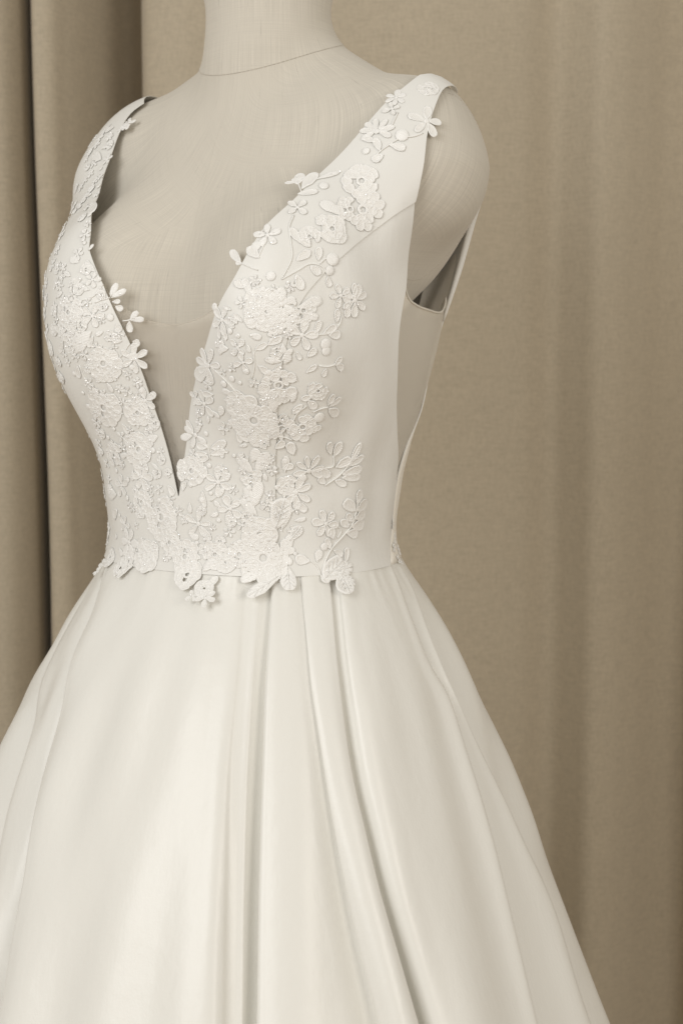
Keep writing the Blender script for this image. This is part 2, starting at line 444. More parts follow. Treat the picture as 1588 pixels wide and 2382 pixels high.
# centre-front seam and the seam round each arm plate
zc = np.linspace(.02, .372, 90); cen = surf(F_man, p2uv(surf(F_man, np.stack([0 * zc, np.where(zc < ZS, zc, ZS + .15 * np.arctan2(zc - ZS, .06))], -1))))
tv, tf = tube(l2w(cen + grad(F_man, cen) * -.00035), .0006, 5); mesh_obj('centre_seam', tv, tf, M_linen, man)
for sx in (-1, 1):
    th = np.linspace(0, 2 * math.pi, 90); yz = np.stack([.012 + .052 * np.sin(th), .288 + .068 * np.cos(th)], -1)
    o = np.stack([0 * th + sx * .06, yz[:, 0], yz[:, 1]], -1); d = np.zeros_like(o); d[:, 0] = sx
    t, _ = solve(F_man, o, d, .0, .3, 120); q = o + d * t[:, None]
    stitched('arm_plate_stitching', q + grad(F_man, q) * .0001, .00025)
# stand
tv, tf = tube([(ORG[0], ORG[1], .03), (ORG[0], ORG[1], .95)], .018, 20); mesh_obj('stand_pole', tv, tf, M_wood, man)
prof = [(0, .0), (.17, .0), (.175, .012), (.165, .026), (.05, .04), (.02, .06)]
V = [(ORG[0] + r * math.cos(a), ORG[1] + r * math.sin(a), z) for r, z in prof for a in np.linspace(0, 2 * math.pi, 40, endpoint=False)]
mesh_obj('stand_base', V, grid_faces(40, len(prof), True), M_wood, man)

# ------------------------------------------------------------------ wedding dress
dress = thing('wedding_dress', 'ivory satin wedding gown with plunging neckline, lace flowers and pleated skirt on the dress form', 'wedding dress', tuple(ORG * [1, 1, 0]))
KU = .13
def uvp(px, off=0.0):
    uv = p2uv(pick(G, px, off)); uv[:, 0] *= KU; return uv
def ring(z, a0, a1, n=40): return np.stack([np.linspace(a0, a1, n) * KU, np.full(n, z)], -1)
def wr(uv, F=G, off=0.0, amp=0.0):
    """cloth position for scaled params, with soft drag wrinkles"""
    u = uv.copy(); u[:, 0] /= KU; p = surf(F, u, off)
    if amp: p = p + grad(F, p) * (amp * wrinkle(uv))[:, None]
    return p
def wrinkle(uv):
    x, v = uv[:, 0], uv[:, 1]; m = np.clip((v + .0) / .03, 0, 1)
    return m * (np.sin(x * 150 + v * 26 + 1.3 * np.sin(v * 31)) * .55 + np.sin(x * 95 - v * 38 + 2) * .45) * (0.35 + 0.65 * np.clip((x - .05) / .06, 0, 1))
def patch(name, B, step, m, off, thick, F=G, amp=0.0, parent=None):
    B2 = np.asarray(B)
    keep = np.r_[True, np.linalg.norm(np.diff(B2, axis=0), axis=1) > 3e-4]; B2 = B2[keep]
    V, T = patch_uv(B2, step)
    p = wr(V, F, off, amp)
    o = mesh_obj(name, l2w(p), T, m, parent or dress, uv=V)
    bm_ = o.data
    # face outward
    n = np.zeros(len(bm_.polygons) * 3); bm_.polygons.foreach_get('normal', n); n = n.reshape(-1, 3)
    g = grad(F, p[[t[0] for t in T]]); gw = l2w(g) - l2w(np.zeros(3))
    if (n * gw).sum(1).mean() < 0: bm_.flip_normals()
    if thick:
        s_ = o.modifiers.new('thick', 'SOLIDIFY'); s_.thickness = thick; s_.offset = -1
        es = o.modifiers.new('edge', 'EDGE_SPLIT'); es.split_angle = R(50)
    return o
V_R = [(418, 1153), (425, 1100), (433, 1046), (445, 939), (459, 876), (476, 814), (509, 712), (543, 649), (575, 590), (615, 532), (680, 467), (745, 406), (814, 330), (868, 272), (905, 232), (940, 202), (972, 180)]
V_L = [(416, 1153), (400, 1078), (377, 992), (355, 928), (336, 871), (304, 794), (269, 721), (244, 661), (218, 600), (212, 582), (215, 543), (226, 471), (245, 413), (265, 356), (284, 306), (309, 264), (337, 243)]
ARM_U = [(1060, 200), (1021, 219), (1011, 242), (990, 314), (977, 406), (962, 471)]
ARM_L = [(962, 471), (954, 559), (944, 655), (935, 720), (929, 779), (922, 912), (922, 1000), (923, 1091), (916, 1160), (909, 1225), (905, 1279), (906, 1312)]
PRIN = [(962, 471), (929, 490), (868, 536), (810, 582), (753, 636), (707, 689), (668, 790), (648, 920), (641, 1050), (640, 1130), (640, 1240), (640, 1331)]
OF = .0022; WA = .0015
vr = resample(uvp(V_R, OF), .004); vl = resample(uvp(V_L, OF), .004)
au = resample(uvp(ARM_U, OF), .004); al = resample(uvp(ARM_L, OF), .004); pr = resample(uvp(PRIN, OF), .004)
al[-1, 1] = 0; pr[-1, 1] = 0
mir = lambda a: a * np.array([-1.0, 1.0])
# the strap runs on over the shoulder and down the back
def over(uv_in, uv_out, n=10):
    """continue the two strap edges over the shoulder: angles grow towards the back at about the same height"""
    a = np.sign(uv_in[0]); pts = []
    for uv0, tgt in ((uv_in, 2.15), (uv_out, 2.05)):
        t_ = np.linspace(0, 1, n)[1:]; ph0 = abs(uv0[0]) / KU
        vtop = uv0[1] + (-.008 if uv0 is uv_in else .002) * np.sin(t_ * math.pi * .5)
        pts.append(np.stack([a * KU * (ph0 + (tgt - ph0) * t_), vtop - .05 * np.maximum(t_ - .55, 0)], -1))
    return pts
oi_r, oo_r = over(vr[-1], au[0]); 
ml_au = mir(au)
oi_l, oo_l = over(vl[-1], ml_au[0])
front = np.vstack([vr, oi_r, oo_r[::-1], au, pr[1:], ring(0, pr[-1, 0] / KU, -pr[-1, 0] / KU, 60)[1:], mir(pr)[::-1][1:], ml_au[::-1][1:], oo_l, oi_l[::-1], vl[::-1]])
fp = patch('front_panel', front, .004, M_bodice, OF + .0012, .0005, amp=WA)
side_r = np.vstack([al, ring(0, al[-1, 0] / KU, pr[-1, 0] / KU - .03, 24)[1:], (pr - [.0012, 0])[::-1][1:-1], ])
patch('side_panel', side_r, .0045, M_bodice, OF + .0005, .0008, amp=WA)
patch('side_panel', mir(side_r)[::-1], .006, M_bodice, OF + .0005, .0008, amp=WA)
# sheer net in the plunge
top = [(236, 650), (262, 690), (291, 716), (336, 743), (387, 754), (435, 750), (483, 730), (530, 690)]
vrp = [(q[0] + 14, q[1]) for q in V_R if q[1] > 690]; vlp = [(q[0] - 14, q[1]) for q in V_L if q[1] > 660]
netb = np.vstack([uvp([(417, 1175)]), resample(uvp(vrp, 0), .005), uvp(top[::-1][1:-1], 0), resample(uvp(vlp[::-1], 0), .005)])
pn = patch('plunge_net', netb, .005, M_net, .0005, 0); pn['label'] = 'sheer beige net filling the plunging neckline'
te = wr(resample(uvp(top, 0), .003), G, .0006); tv, tf = tube(l2w(te), .00025, 5); mesh_obj('net_edge', tv, tf, M_side_net, pn)
# back panel with the open armhole edge, on both sides
def plane_pick(px, y):
    rw = rays(np.asarray(px, float)); o = w2l(CAM); d = w2l(CAM + rw) - o
    t_ = (np.asarray(y) - o[1]) / d[:, 1]; return o + d * t_[:, None]
e_low = pick(G, [(907, 1312), (905, 1279), (910, 1225), (916, 1160), (924, 1108)], .002)
e_low[0, 2] = 0
mid = surf(G, [(R(99), .085), (R(111), .12), (R(119), .16)], .002)
e_up = plane_pick([(1048, 690), (1072, 610), (1096, 520), (1120, 430)], [.072, .078, .080, .074])
E = cr(np.vstack([e_low, mid, e_up, [(.160, .076, .318), (.142, .060, .340)]]), 60)
rows = []; NW = 26
for i, e in enumerate(E):
    ph0 = math.atan2(e[0], -e[1]); wv_ = np.linspace(0, 1, NW); phs = ph0 + (math.pi - ph0) * wv_
    zc_ = min(e[2], .30 - 0) ; z = e[2] * (1 - wv_) + zc_ * wv_
    o = np.stack([0 * z, 0 * z, np.minimum(z, .33)], -1); d = np.stack([np.sin(phs), -np.cos(phs), 0 * z], -1)
    t_, _ = solve(G, o, d, .01, .4, 90, .002); r_ = t_ + (math.hypot(e[0], e[1]) - t_[0]) * (1 - wv_) ** 2
    fold = .0022 * np.sin(wv_ * 22 + e[2] * 30) * np.clip(wv_ * 4, 0, 1) * np.clip((e[2] - .12) / .1, 0, 1)
    rows.append(np.stack([np.sin(phs) * (r_ + fold), -np.cos(phs) * (r_ + fold), z], -1))
BP = np.concatenate(rows)
for sx in (1, -1):
    q = BP * np.array([sx, 1, 1]); f_ = grid_faces(NW, len(E)); f_ = f_ if sx < 0 else [t_[::-1] for t_ in f_]
    o = mesh_obj('back_panel', l2w(q), f_, M_bodice, dress); s_ = o.modifiers.new('thick', 'SOLIDIFY'); s_.thickness = .0012; s_.offset = 0
    s_.material_offset = 1; o.data.materials.append(M_lining); s_.material_offset_rim = 0
for sx in (1, -1):
    eb_ = E[E[:, 2] > .19]; q = eb_ * [sx, 1, 1]; tv, tf = tube(l2w(q), .0006 + .0024 * np.sin(np.linspace(.05, 3.1, len(q))) ** .7, 8); mesh_obj('armhole_binding', tv, tf, M_bodice, dress)
# satin facing turned in from each armhole edge, seen through the opening
fe = E[(E[:, 2] > .196) & (E[:, 2] < .335)]; fw = np.linspace(0, 1, 12); fr = []
for i, e in enumerate(fe):
    wob = .0022 * np.sin(fw * 9 + i * .35) * fw
    fr.append(np.stack([e[0] - .0005 - .034 * fw, e[1] + .002 + .010 * fw + wob, e[2] - .004 * fw], -1))
FR = np.concatenate(fr)
for sx in (1, -1): mesh_obj('armhole_facing', l2w(FR * [sx, 1, 1]), grid_faces(12, len(fe)), M_lining, dress)
# side net between the bodice edge and the back panel
nt = [(944, 660), (947, 680), (955, 697), (970, 709), (1000, 721), (1022, 727)]
tl = np.vstack([uvp(nt, .002), (p2uv(E[E[:, 2] > .2085][:1]) + [-.02, 0]) * [KU, 1]])
al_in = al[(al[:, 1] < tl[0, 1]) & (al[:, 1] > .052)] - [.003, 0]
eb = p2uv(E[(E[:, 2] > .052) & (E[:, 2] < .2075)]); eb[:, 0] *= KU
sn_b = np.vstack([al_in[::-1], resample(tl, .003), (eb + [.003, 0])[::-1]])
for sx in (1, -1):
    b_ = sn_b * [sx, 1]; b_ = b_ if sx > 0 else b_[::-1]
    sn = patch('side_net', b_, .004, M_side_net, .0012, 0); sn['label'] = 'sheer beige net gusset under the armhole'
    ed = wr(resample(tl, .0025) * [sx, 1], G, .0014); tv, tf = tube(l2w(ed), .0009, 6); mesh_obj('net_binding', tv, tf, M_thread_w, sn)
# ------------------------------------------------------------------ skirt
SKL = {
 'F': [(219, 1346), (168, 1433), (122, 1519), (56, 1729), (0, 1907)],
 'G': [(244, 1331), (206, 1440), (179, 1500), (140, 1647), (102, 1785), (80, 1890), (51, 2045), (20, 2193), (0, 2320)],
 'AL': [(561, 1360), (544, 1576), (526, 1760), (517, 2036), (512, 2358)],
 'AR': [(632, 1355), (618, 1576), (611, 1760), (602, 2036), (596, 2382)],
 'B': [(698, 1337), (708, 1438), (724, 1599), (742, 1714), (765, 1852), (797, 2018), (843, 2220), (885, 2382)],
 'C': [(770, 1364), (784, 1507), (802, 1668), (827, 1829), (848, 1921), (880, 2059), (926, 2220), (974, 2382)],
 'D': [(914, 1331), (955, 1427), (1006, 1550), (1037, 1606), (1077, 1723), (1108, 1820), (1149, 1958), (1190, 2116), (1236, 2300), (1256, 2382)],
 'E': [(955, 1356), (986, 1438), (1027, 1545), (1077, 1657), (1123, 1749), (1174, 1856), (1215, 1953), (1287, 2116), (1333, 2269), (1373, 2382)]}
LN = {}
for k, px in SKL.items():
    q = pick(G, px, .0); ph_ = np.arctan2(q[:, 0], -q[:, 1]); z = q[:, 2]; o_ = np.argsort(z); LN[k] = (z[o_], ph_[o_])
def line_phi(k, z):
    zz_, pp = LN[k]
    if z >= zz_[-1]: return pp[-1]
    if z <= zz_[0]:
        i = min(2, len(zz_) - 1); sl = (pp[i] - pp[0]) / (zz_[i] - zz_[0]); return pp[0] + sl * .5 * max(z - zz_[0], -.35)
    return float(tab(np.array([z]), zz_, pp)[0])
BACK = np.linspace(0, 1, 13)
def section(z):
    """plan of the skirt at one height: knots (angle, radial offset)"""
    k = min(1.0, max(0.0, -z / .37)); kk = max(0.0, -z)
    d = .0045 + .029 * k ** .8; R_ = .12 + .46 * min(kk, .35) + .33 * max(kk - .35, 0)
    L = {n: line_phi(n, z) for n in SKL}
    a = lambda n, m_: L[n] + m_ / R_
    s_ = .35 + .65 * k          # overlaps widen downwards
    K = []
    # front-left
    K += [(a('F', -.090 * s_), .55 * d), (a('F', -.040 * s_), .25 * d), (a('F', -.010 * s_), -.45 * d), (a('F', .006 * s_), -.95 * d), (a('F', .007 * s_), -.75 * d), (a('F', 0), -.36 * d), (a('F', .004 * s_), -.20 * d)]
    gF = a('G', 0) - a('F', 0)
    K += [(L['F'] + gF * .45, -.10 * d), (a('G', -.022 * s_), -.30 * d), (a('G', -.006 * s_), -.72 * d), (a('G', .012 * s_), -1.05 * d), (a('G', .013 * s_), -.80 * d), (a('G', .0), -.30 * d), (a('G', .004 * s_), -.02 * d), (a('G', .014 * s_), .08 * d)]
    gA = L['AL'] - L['G']
    dA = .52 * d; dC = .52 * d
    K += [(L['G'] + gA * .30, .02 * d), (L['G'] + gA * .52, .16 * d), (L['G'] + gA * .74, .02 * d), (L['G'] + gA * .90, .10 * d)]
    gV = L['AR'] - L['AL']
    K += [(a('AL', -.003), .06 * d), (a('AL', .001), -.12 * dA), (L['AL'] + gV * .16, -.42 * dA), (L['AL'] + gV * .36, -.62 * dA)]
    K += [(L['AL'] + gV * .60, -.72 * dA), (L['AL'] + gV * .63, -.80 * dA), (a('AR', -.0012), -1.45 * dA), (a('AR', .003 * s_), -1.55 * dA), (a('AR', .0042 * s_), -1.15 * dA), (a('AR', .0), -.45 * dA), (a('AR', .0012), -.08 * dA), (a('AR', .008 * s_), .03 * d)]
    gB = L['B'] - L['AR']
    dd = d * (.28 + .38 * k)
    K += [(L['AR'] + gB * .45, .05 * d), (L['AR'] + gB * .72, -.25 * dd), (a('B', .002 * s_), -.85 * dd), (a('B', .006 * s_), -.70 * dd), (a('B', .000), -.30 * dd), (a('B', .004 * s_), .10 * dd)]
    gC = L['C'] - L['B']
    K += [(L['B'] + gC * .40, .50 * dd), (L['B'] + gC * .78, .42 * dd), (a('C', -.001), .02 * d), (a('C', -.001), -.45 * dC), (a('C', -.004 * s_), -1.0 * dC), (a('C', .003 * s_), -.95 * dC)]
    gD = L['D'] - L['C']
    K += [(L['C'] + .0045 / R_ + gD * .015, -.30 * dC), (L['C'] + gD * .08, .08 * d), (L['C'] + gD * .24, .24 * d), (L['C'] + gD * .52, .14 * d), (L['C'] + gD * .82, -.02 * d)]
    K += [(a('D', -.004 * s_), .02 * d), (a('D', 0), -.12 * d), (a('D', -.006 * s_), -.42 * d), (a('D', .003 * s_), -.40 * d)]
    gE = L['E'] - L['D']
    K += [(L['D'] + gE * .5, -.18 * d), (a('E', -.004 * s_), -.02 * d), (a('E', 0), -.14 * d), (a('E', -.007 * s_), -.85 * d), (a('E', .006 * s_), -.80 * d), (a('E', .04 * s_), (-.30 - .3 * k) * d)]
    p0 = K[-1][0]; p1 = K[0][0] + 2 * math.pi
    for i in range(1, 16):
        t_ = i / 16; K.append((p0 + (p1 - p0) * t_, -.4 * d + d * .7 * math.sin(i * math.pi * .5 + .4)))
    K.append((p1, K[0][1])); return np.array(K)
zs_ = -np.r_[-.002, .001, .004, np.linspace(.009, .42, 62), np.linspace(.45, 1.046, 22)]
SUB = 9; rows = []
gp = np.linspace(-math.pi, math.pi, 361)
for z in zs_:
    K = section(min(z, 0)); R_ = .12 + .5 * min(-min(z, 0), .5)
    q = K * [R_, 1.0]
    # smooth closed chain, Catmull-Rom with fixed samples per span
    n = len(q) - 1; per = np.array([2 * math.pi * R_, 0])
    ext = np.vstack([q[n - 1] - per, q, q[1] + per])
    pts = []
    for i in range(n):
        a0, a1, a2, a3 = ext[i], ext[i + 1], ext[i + 2], ext[i + 3]
        l0, l1, l2 = [max(np.linalg.norm(b - a_), 1e-6) for a_, b in ((a0, a1), (a1, a2), (a2, a3))]
        m1 = ((a1 - a0) / l0 * l1 + (a2 - a1) / l1 * l0) / (l0 + l1); m2 = ((a2 - a1) / l1 * l2 + (a3 - a2) / l2 * l1) / (l1 + l2)
        for t in np.linspace(0, 1, SUB, endpoint=False):
            pts.append((2*t**3-3*t**2+1)*a1 + (t**3-2*t**2+t)*l1*m1 + (-2*t**3+3*t**2)*a2 + (t**3-t**2)*l1*m2)
    pts = np.array(pts); ph_ = pts[:, 0] / R_; dr = pts[:, 1]
    o = np.zeros((361, 3)); o[:, 2] = z; dd_ = np.stack([np.sin(gp), -np.cos(gp), 0 * gp], -1)
    t_, _ = solve(G, o, dd_, .02, .62, 45); rg = np.interp((ph_ + math.pi) % (2 * math.pi) - math.pi, gp, t_)
    hug = .0019 * math.exp(min(z, 0) / .025)
    nz_ = .0016 * np.sin(ph_ * 9 + z * 7) * min(1, -min(z, 0) / .2) + .001 * np.sin(ph_ * 23 - z * 15) * min(1, -min(z, 0) / .1)
    pk = .0007 * np.exp(min(z, 0) / .018) * (np.sin(ph_ * 47 + 1.7 * np.sin(ph_ * 9)) * .6 + np.sin(ph_ * 83) * .4) * min(1, -min(z, 0) / .003)
    rr_ = rg + dr + nz_ + hug + pk
    rows.append(np.stack([np.sin(ph_) * rr_, -np.cos(ph_) * rr_, np.full(len(ph_), z)], -1))
SV = np.concatenate(rows); ns_ = len(rows[0])
sk = mesh_obj('skirt', l2w(SV), [f[::-1] for f in grid_faces(ns_, len(zs_), True)], M_satin, dress)
s_ = sk.modifiers.new('thick', 'SOLIDIFY'); s_.thickness = .0008; s_.offset = -1

# ------------------------------------------------------------------ lace appliques, sewn to the gown
LB = OF + .0015                       # base of the embroidery above the field
PXM = 1.05 / FPX                      # metres for one photo pixel at the bodice
def petal_geo(L, W, h, style, ns=14):
    """teardrop from (0,0) to (L,0); returns (u,v,height), faces, uv"""
    th = np.linspace(0, 2 * math.pi, ns, endpoint=False)
    ox = L * (.5 - .5 * np.cos(th)); oy = W / 2 * np.sin(th) * np.abs(np.sin(th / 2)) ** (.75 if style != 'scallop' else .35) * 1.18
    jig = 1 + .07 * np.array([random.uniform(-1, 1) for _ in th]); cx_ = .58 * L
    prof = {'loop': [(1, -.3), (.92, .95), (.80, .95), (.68, .10), (.30, .08)], 'satin': [(1, -.25), (.90, .55), (.68, .85), (.40, .9), (.2, .75)],
            'scallop': [(1, -.25), (.93, .85), (.82, .9), (.68, .22), (.30, .12)]}[style]
    V = []; UV = []
    for r, hh in prof:
        for i in range(ns):
            x = cx_ + (ox[i] - cx_) * r * jig[i]; y = oy[i] * r * jig[i]
            V.append((x, y, h * hh * random.uniform(.85, 1.12) * (1 + (.0 if style == 'loop' else .22) * (-1) ** i) if hh > 0 else h * hh)); UV.append((y / .004, x / .004))
    V.append((cx_, 0, h * prof[-1][1])); UV.append((0, cx_ / .004))
    F = grid_faces(ns, len(prof), True); b = (len(prof) - 1) * ns
    F += [(b + i, b + (i + 1) % ns, len(V) - 1) for i in range(ns)]
    return np.array(V), F, np.array(UV)
def rot2(V, a, ox=0, oy=0):
    c, s_ = math.cos(a), math.sin(a); W_ = V.copy(); W_[:, 0] = V[:, 0] * c - V[:, 1] * s_ + ox; W_[:, 1] = V[:, 0] * s_ + V[:, 1] * c + oy; return W_
def dot_geo(R_, h, ns=10):
    V = []; 
    for r, z in ((1, -.2), (.85, .8), (.45, 1.1)):
        for i in range(ns): t_ = 2 * math.pi * i / ns; V.append((R_ * r * math.cos(t_), R_ * r * math.sin(t_), h * z))
    V.append((0, 0, h * 1.1)); F = grid_faces(ns, 3, True) + [(2 * ns + i, 2 * ns + (i + 1) % ns, 3 * ns) for i in range(ns)]
    V = np.array(V); return V, F, V[:, :2] / .004
def ringcord_geo(R_, r, h, ns=16):
    V = []; F = []
    for i in range(ns):
        t_ = 2 * math.pi * i / ns
        for dr, z in ((-r, 0), (-.5 * r, h), (.5 * r, h), (r, 0)): V.append(((R_ + dr) * math.cos(t_), (R_ + dr) * math.sin(t_), z))
    for i in range(ns):
        k = (i + 1) % ns
        for j in range(3): F.append((i * 4 + j, i * 4 + j + 1, k * 4 + j + 1, k * 4 + j))
    V = np.array(V); return V, F, V[:, :2] / .004
JOBS = []     # (root name, anchor px or None, anchor uv or None, tip px or None, [(part name, V, F, UV)], joined)
def flower(c, R_, n=5, rot=0, style='loop', wd=.62, joined=False, uv=None, arc=360, name='lace_flower', h=.00033):
    R_ *= PXM; parts = []
    for i in range(n):
        a = R(rot) + R(arc) * (i / n if arc == 360 else i / max(n - 1, 1) - .5) + random.uniform(-.1, .1)
        L = R_ * random.uniform(.86, 1.06); W = L * wd * random.uniform(.9, 1.1)
        V, F, U = petal_geo(L, W, h, style, 12 if joined else 14); parts.append(('petal', rot2(V, a, .08 * R_ * math.cos(a), .08 * R_ * math.sin(a)), F, U))
    V, F, U = dot_geo(R_ * .17, h * 1.2); parts.insert(0, ('centre', V, F, U))
    JOBS.append((name, c, uv, None, parts, joined))
def rose(c, R_, n=9, rot=0, arc=360, joined=False, uv=None, h=.00033):
    R_ *= PXM; parts = []
    V, F, U = ringcord_geo(R_ * .20, R_ * .07, h * 1.3); parts.append(('centre', V, F, U))
    for (r0, L, m_, ph_, hh) in ((.42, .58, n, 0, 1.0), (.20, .46, max(5, n - 3), .4, 1.35)):
        for i in range(m_):
            a = R(rot) + ph_ + R(arc) * (i / m_ if arc == 360 else i / max(m_ - 1, 1) - .5) + random.uniform(-.08, .08)
            if random.random() < .12: continue
            l = R_ * L * random.uniform(.72, 1.18); w_ = R_ * (r0 + L * .7) * R(arc) / m_ * 1.25
            V, F, U = petal_geo(l, w_, h * hh, 'scallop', 12 if joined else 14); parts.append(('scallop' if ph_ == 0 else 'heart', rot2(V, a, r0 * R_ * math.cos(a), r0 * R_ * math.sin(a)), F, U))
    JOBS.append(('lace_rose', c, uv, None, parts, joined))
def leaf(b, t_, w_=.45, style='loop', vein=False, h=.00033):
    JOBS.append(('lace_leaf', b, None, t_, ('leaf', w_, style, vein, h), True))
def stem(pts, r=.0005): JOBS.append(('lace_stem', pts, None, None, r, True))
def dot(c, R_): 
    V, F, U = dot_geo(R_ * PXM, .00035); JOBS.append(('lace_bud', c, None, None, [('bud', V, F, U)], True))

# --- shoulder strap
rose((998, 204), 26, 7, 20); flower((921, 226), 27, 6, 30, 'satin'); flower((912, 254), 20, 4, 200)
flower((992, 280), 40, 5, 8, 'loop', .55); flower((876, 306), 40, 7, 95, 'loop', .42, arc=230)
stem([(983, 309), (960, 318), (937, 320), (906, 337), (883, 353), (864, 372)]); leaf((906, 338), (946, 345), .42); leaf((884, 353), (874, 318), .4); dot((851, 349), 9); leaf((893, 360), (864, 374), .6); dot((935, 315), 15); leaf((872, 330), (845, 316), .45)
stem([(925, 262), (915, 285), (905, 305)])
rose((841, 418), 47, 10, 0); leaf((735, 420), (790, 396), .22, 'satin'); leaf((690, 452), (740, 447), .34); dot((753, 433), 11)
flower((692, 418), 15, 4, 90, 'loop', .7); stem([(702, 450), (697, 436), (692, 424)]); leaf((692, 424), (662, 425), .3); leaf((692, 430), (700, 404), .6); leaf((702, 440), (736, 403), .45)
rose((845, 486), 50, 8, -30, 200); rose((815, 485), 36, 6, 170, 170); leaf((795, 498), (745, 470), .5, 'satin'); flower((692, 482), 26, 4, 45)
rose((772, 532), 38, 8, 0); leaf((752, 520), (735, 505), .5); rose((720, 548), 26, 6, 0); leaf((700, 566), (676, 530), .4)
stem([(683, 500), (673, 525), (676, 560), (679, 597), (664, 632), (655, 648)]); leaf((688, 606), (724, 582), .45); leaf((742, 606), (743, 572), .5); dot((774, 602), 15); stem([(655, 650), (690, 630), (725, 612), (750, 618), (766, 642)]); leaf((722, 616), (748, 638), .6); leaf((764, 640), (770, 668), .5); dot((769, 628), 11); leaf((688, 636), (704, 676), .5); stem([(745, 612), (760, 600), (768, 604)])
flower((623, 548), 30, 5, 100, 'satin', .6); stem([(600, 600), (612, 575), (622, 552)]); leaf((604, 600), (575, 575), .5); leaf((560, 612), (536, 580), .36); leaf((563, 612), (548, 610), .6); stem([(561, 611), (580, 620), (600, 628)]); dot((630, 642), 11); dot((596, 572), 12)
# --- right cup
leaf((572, 668), (546, 654), .6); leaf((584, 690), (568, 645), .35); stem([(572, 665), (584, 685), (600, 700)])
rose((622, 722), 52, 10, 0); rose((600, 700), 30, 7, 0); flower((655, 708), 34, 6, 30, 'satin'); flower((660, 745), 34, 6, 10, 'satin')
flower((517, 744), 31, 5, 60, 'loop', .6); dot((499, 713), 9); leaf((515, 755), (530, 790), .3); leaf((508, 755), (512, 790), .3)
flower((554, 808), 22, 4, 45); leaf((510, 828), (518, 790), .45, 'satin'); flower((484, 850), 42, 6, 130, 'loop', .45, arc=250); leaf((484, 852), (456, 880), .5); leaf((486, 856), (494, 896), .45); stem([(490, 852), (520, 880), (556, 920)]); dot((520, 893), 9); flower((566, 843), 24, 4, 10)
leaf((592, 815), (622, 798), .4); leaf((620, 803), (658, 784), .4); stem([(590, 818), (592, 850), (586, 880)])
flower((703, 780), 34, 5, 80, 'loop', .6); stem([(720, 778), (745, 778), (770, 776)]); leaf((750, 776), (786, 758), .4); leaf((764, 780), (794, 778), .6); leaf((732, 778), (746, 744), .4); leaf((784, 752), (788, 718), .45); stem([(775, 772), (792, 752), (796, 735)])
rose((706, 722), 34, 7, -90, 200); leaf((692, 715), (752, 696), .38, 'satin'); leaf((700, 728), (740, 740), .4, 'satin')
flower((825, 698), 36, 6, 30, 'loop', .52); flower((795, 687), 28, 5, 110, 'loop', .55); leaf((820, 700), (836, 662), .5); leaf((812, 706), (808, 740), .5); dot((823, 690), 7)
leaf((655, 842), (616, 836), .38, 'satin'); leaf((655, 840), (680, 812), .4, 'satin'); leaf((660, 848), (676, 826), .6, 'satin'); leaf((655, 845), (640, 866), .4); leaf((690, 818), (700, 838), .5)
leaf((714, 832), (736, 810), .5); dot((757, 800), 13); dot((758, 816), 11); leaf((712, 868), (736, 848), .4); stem([(742, 850), (762, 852), (782, 846)]); leaf((775, 850), (797, 830), .4); leaf((780, 848), (800, 858), .6); leaf((758, 855), (750, 876), .5)
rose((648, 897), 45, 11, 0); flower((476, 939), 35, 5, 20, 'loop', .55); flower((455, 925), 20, 4, 60)
rose((553, 935), 32, 6, 150, 220); leaf((520, 930), (570, 944), .5, 'satin'); rose((590, 978), 66, 12, 0); flower((555, 975), 30, 6, 20, 'satin'); leaf((640, 960), (625, 905), .5, 'satin'); leaf((610, 1010), (640, 975), .6, 'satin')
flower((455, 1012), 36, 4, 60, 'satin', .5); leaf((448, 1014), (419, 1018), .45, 'satin'); leaf((452, 1006), (432, 978), .4); leaf((490, 1045), (526, 1028), .4); leaf((488, 1058), (524, 1048), .35); leaf((484, 1040), (456, 1036), .5); leaf((484, 1055), (454, 1056), .35); stem([(470, 1022), (484, 1040), (490, 1070)])
rose((446, 1095), 42, 9, 0); rose((425, 1098), 18, 6, 0); flower((507, 1122), 36, 6, 30, 'loop', .5); stem([(507, 1125), (508, 1150), (490, 1166)]); leaf((470, 1140), (478, 1182), .3)
leaf((590, 1100), (556, 1066), .5, 'satin'); leaf((595, 1098), (624, 1054), .5, 'satin'); rose((585, 1108), 28, 7, -90, 220); leaf((585, 1075), (600, 1044), .6, 'satin')
rose((739, 908), 24, 7, 0); leaf((728, 920), (700, 930), .5); leaf((716, 930), (735, 950), .6); leaf((705, 940), (682, 962), .5); stem([(645, 993), (678, 985), (692, 962), (712, 945)]); stem([(728, 958), (745, 950), (764, 947)]); leaf((762, 944), (777, 916), .5); leaf((765, 946), (797, 924), .35); leaf((764, 950), (790, 968), .6); dot((742, 970), 13); rose((704, 993), 40, 8, -60, 260); leaf((722, 1000), (748, 992), .5)
leaf((640, 1044), (664, 1028), .6); leaf((684, 1060), (672, 1030), .6); stem([(640, 1015), (660, 1018), (680, 1025)]); dot((663, 1074), 8); leaf((656, 1092), (684, 1082), .5); leaf((662, 1100), (666, 1062), .4)
flower((719, 1096), 38, 6, 80, 'loop', .42, arc=220); dot((705, 1112), 9); leaf((772, 1062), (768, 1030), .45); leaf((780, 1066), (796, 1030), .5); stem([(718, 1098), (745, 1092), (778, 1086), (778, 1062)])
stem([(757, 1131), (790, 1108), (815, 1075), (836, 1036)], .0006); leaf((815, 1078), (839, 1028), .28); leaf((810, 1085), (846, 1058), .35); leaf((782, 1090), (818, 1066), .5); leaf((795, 1106), (842, 1086), .38); leaf((795, 1112), (838, 1108), .35); leaf((780, 1118), (806, 1128), .5); leaf((760, 1128), (742, 1112), .6); leaf((745, 1090), (770, 1112), .5)
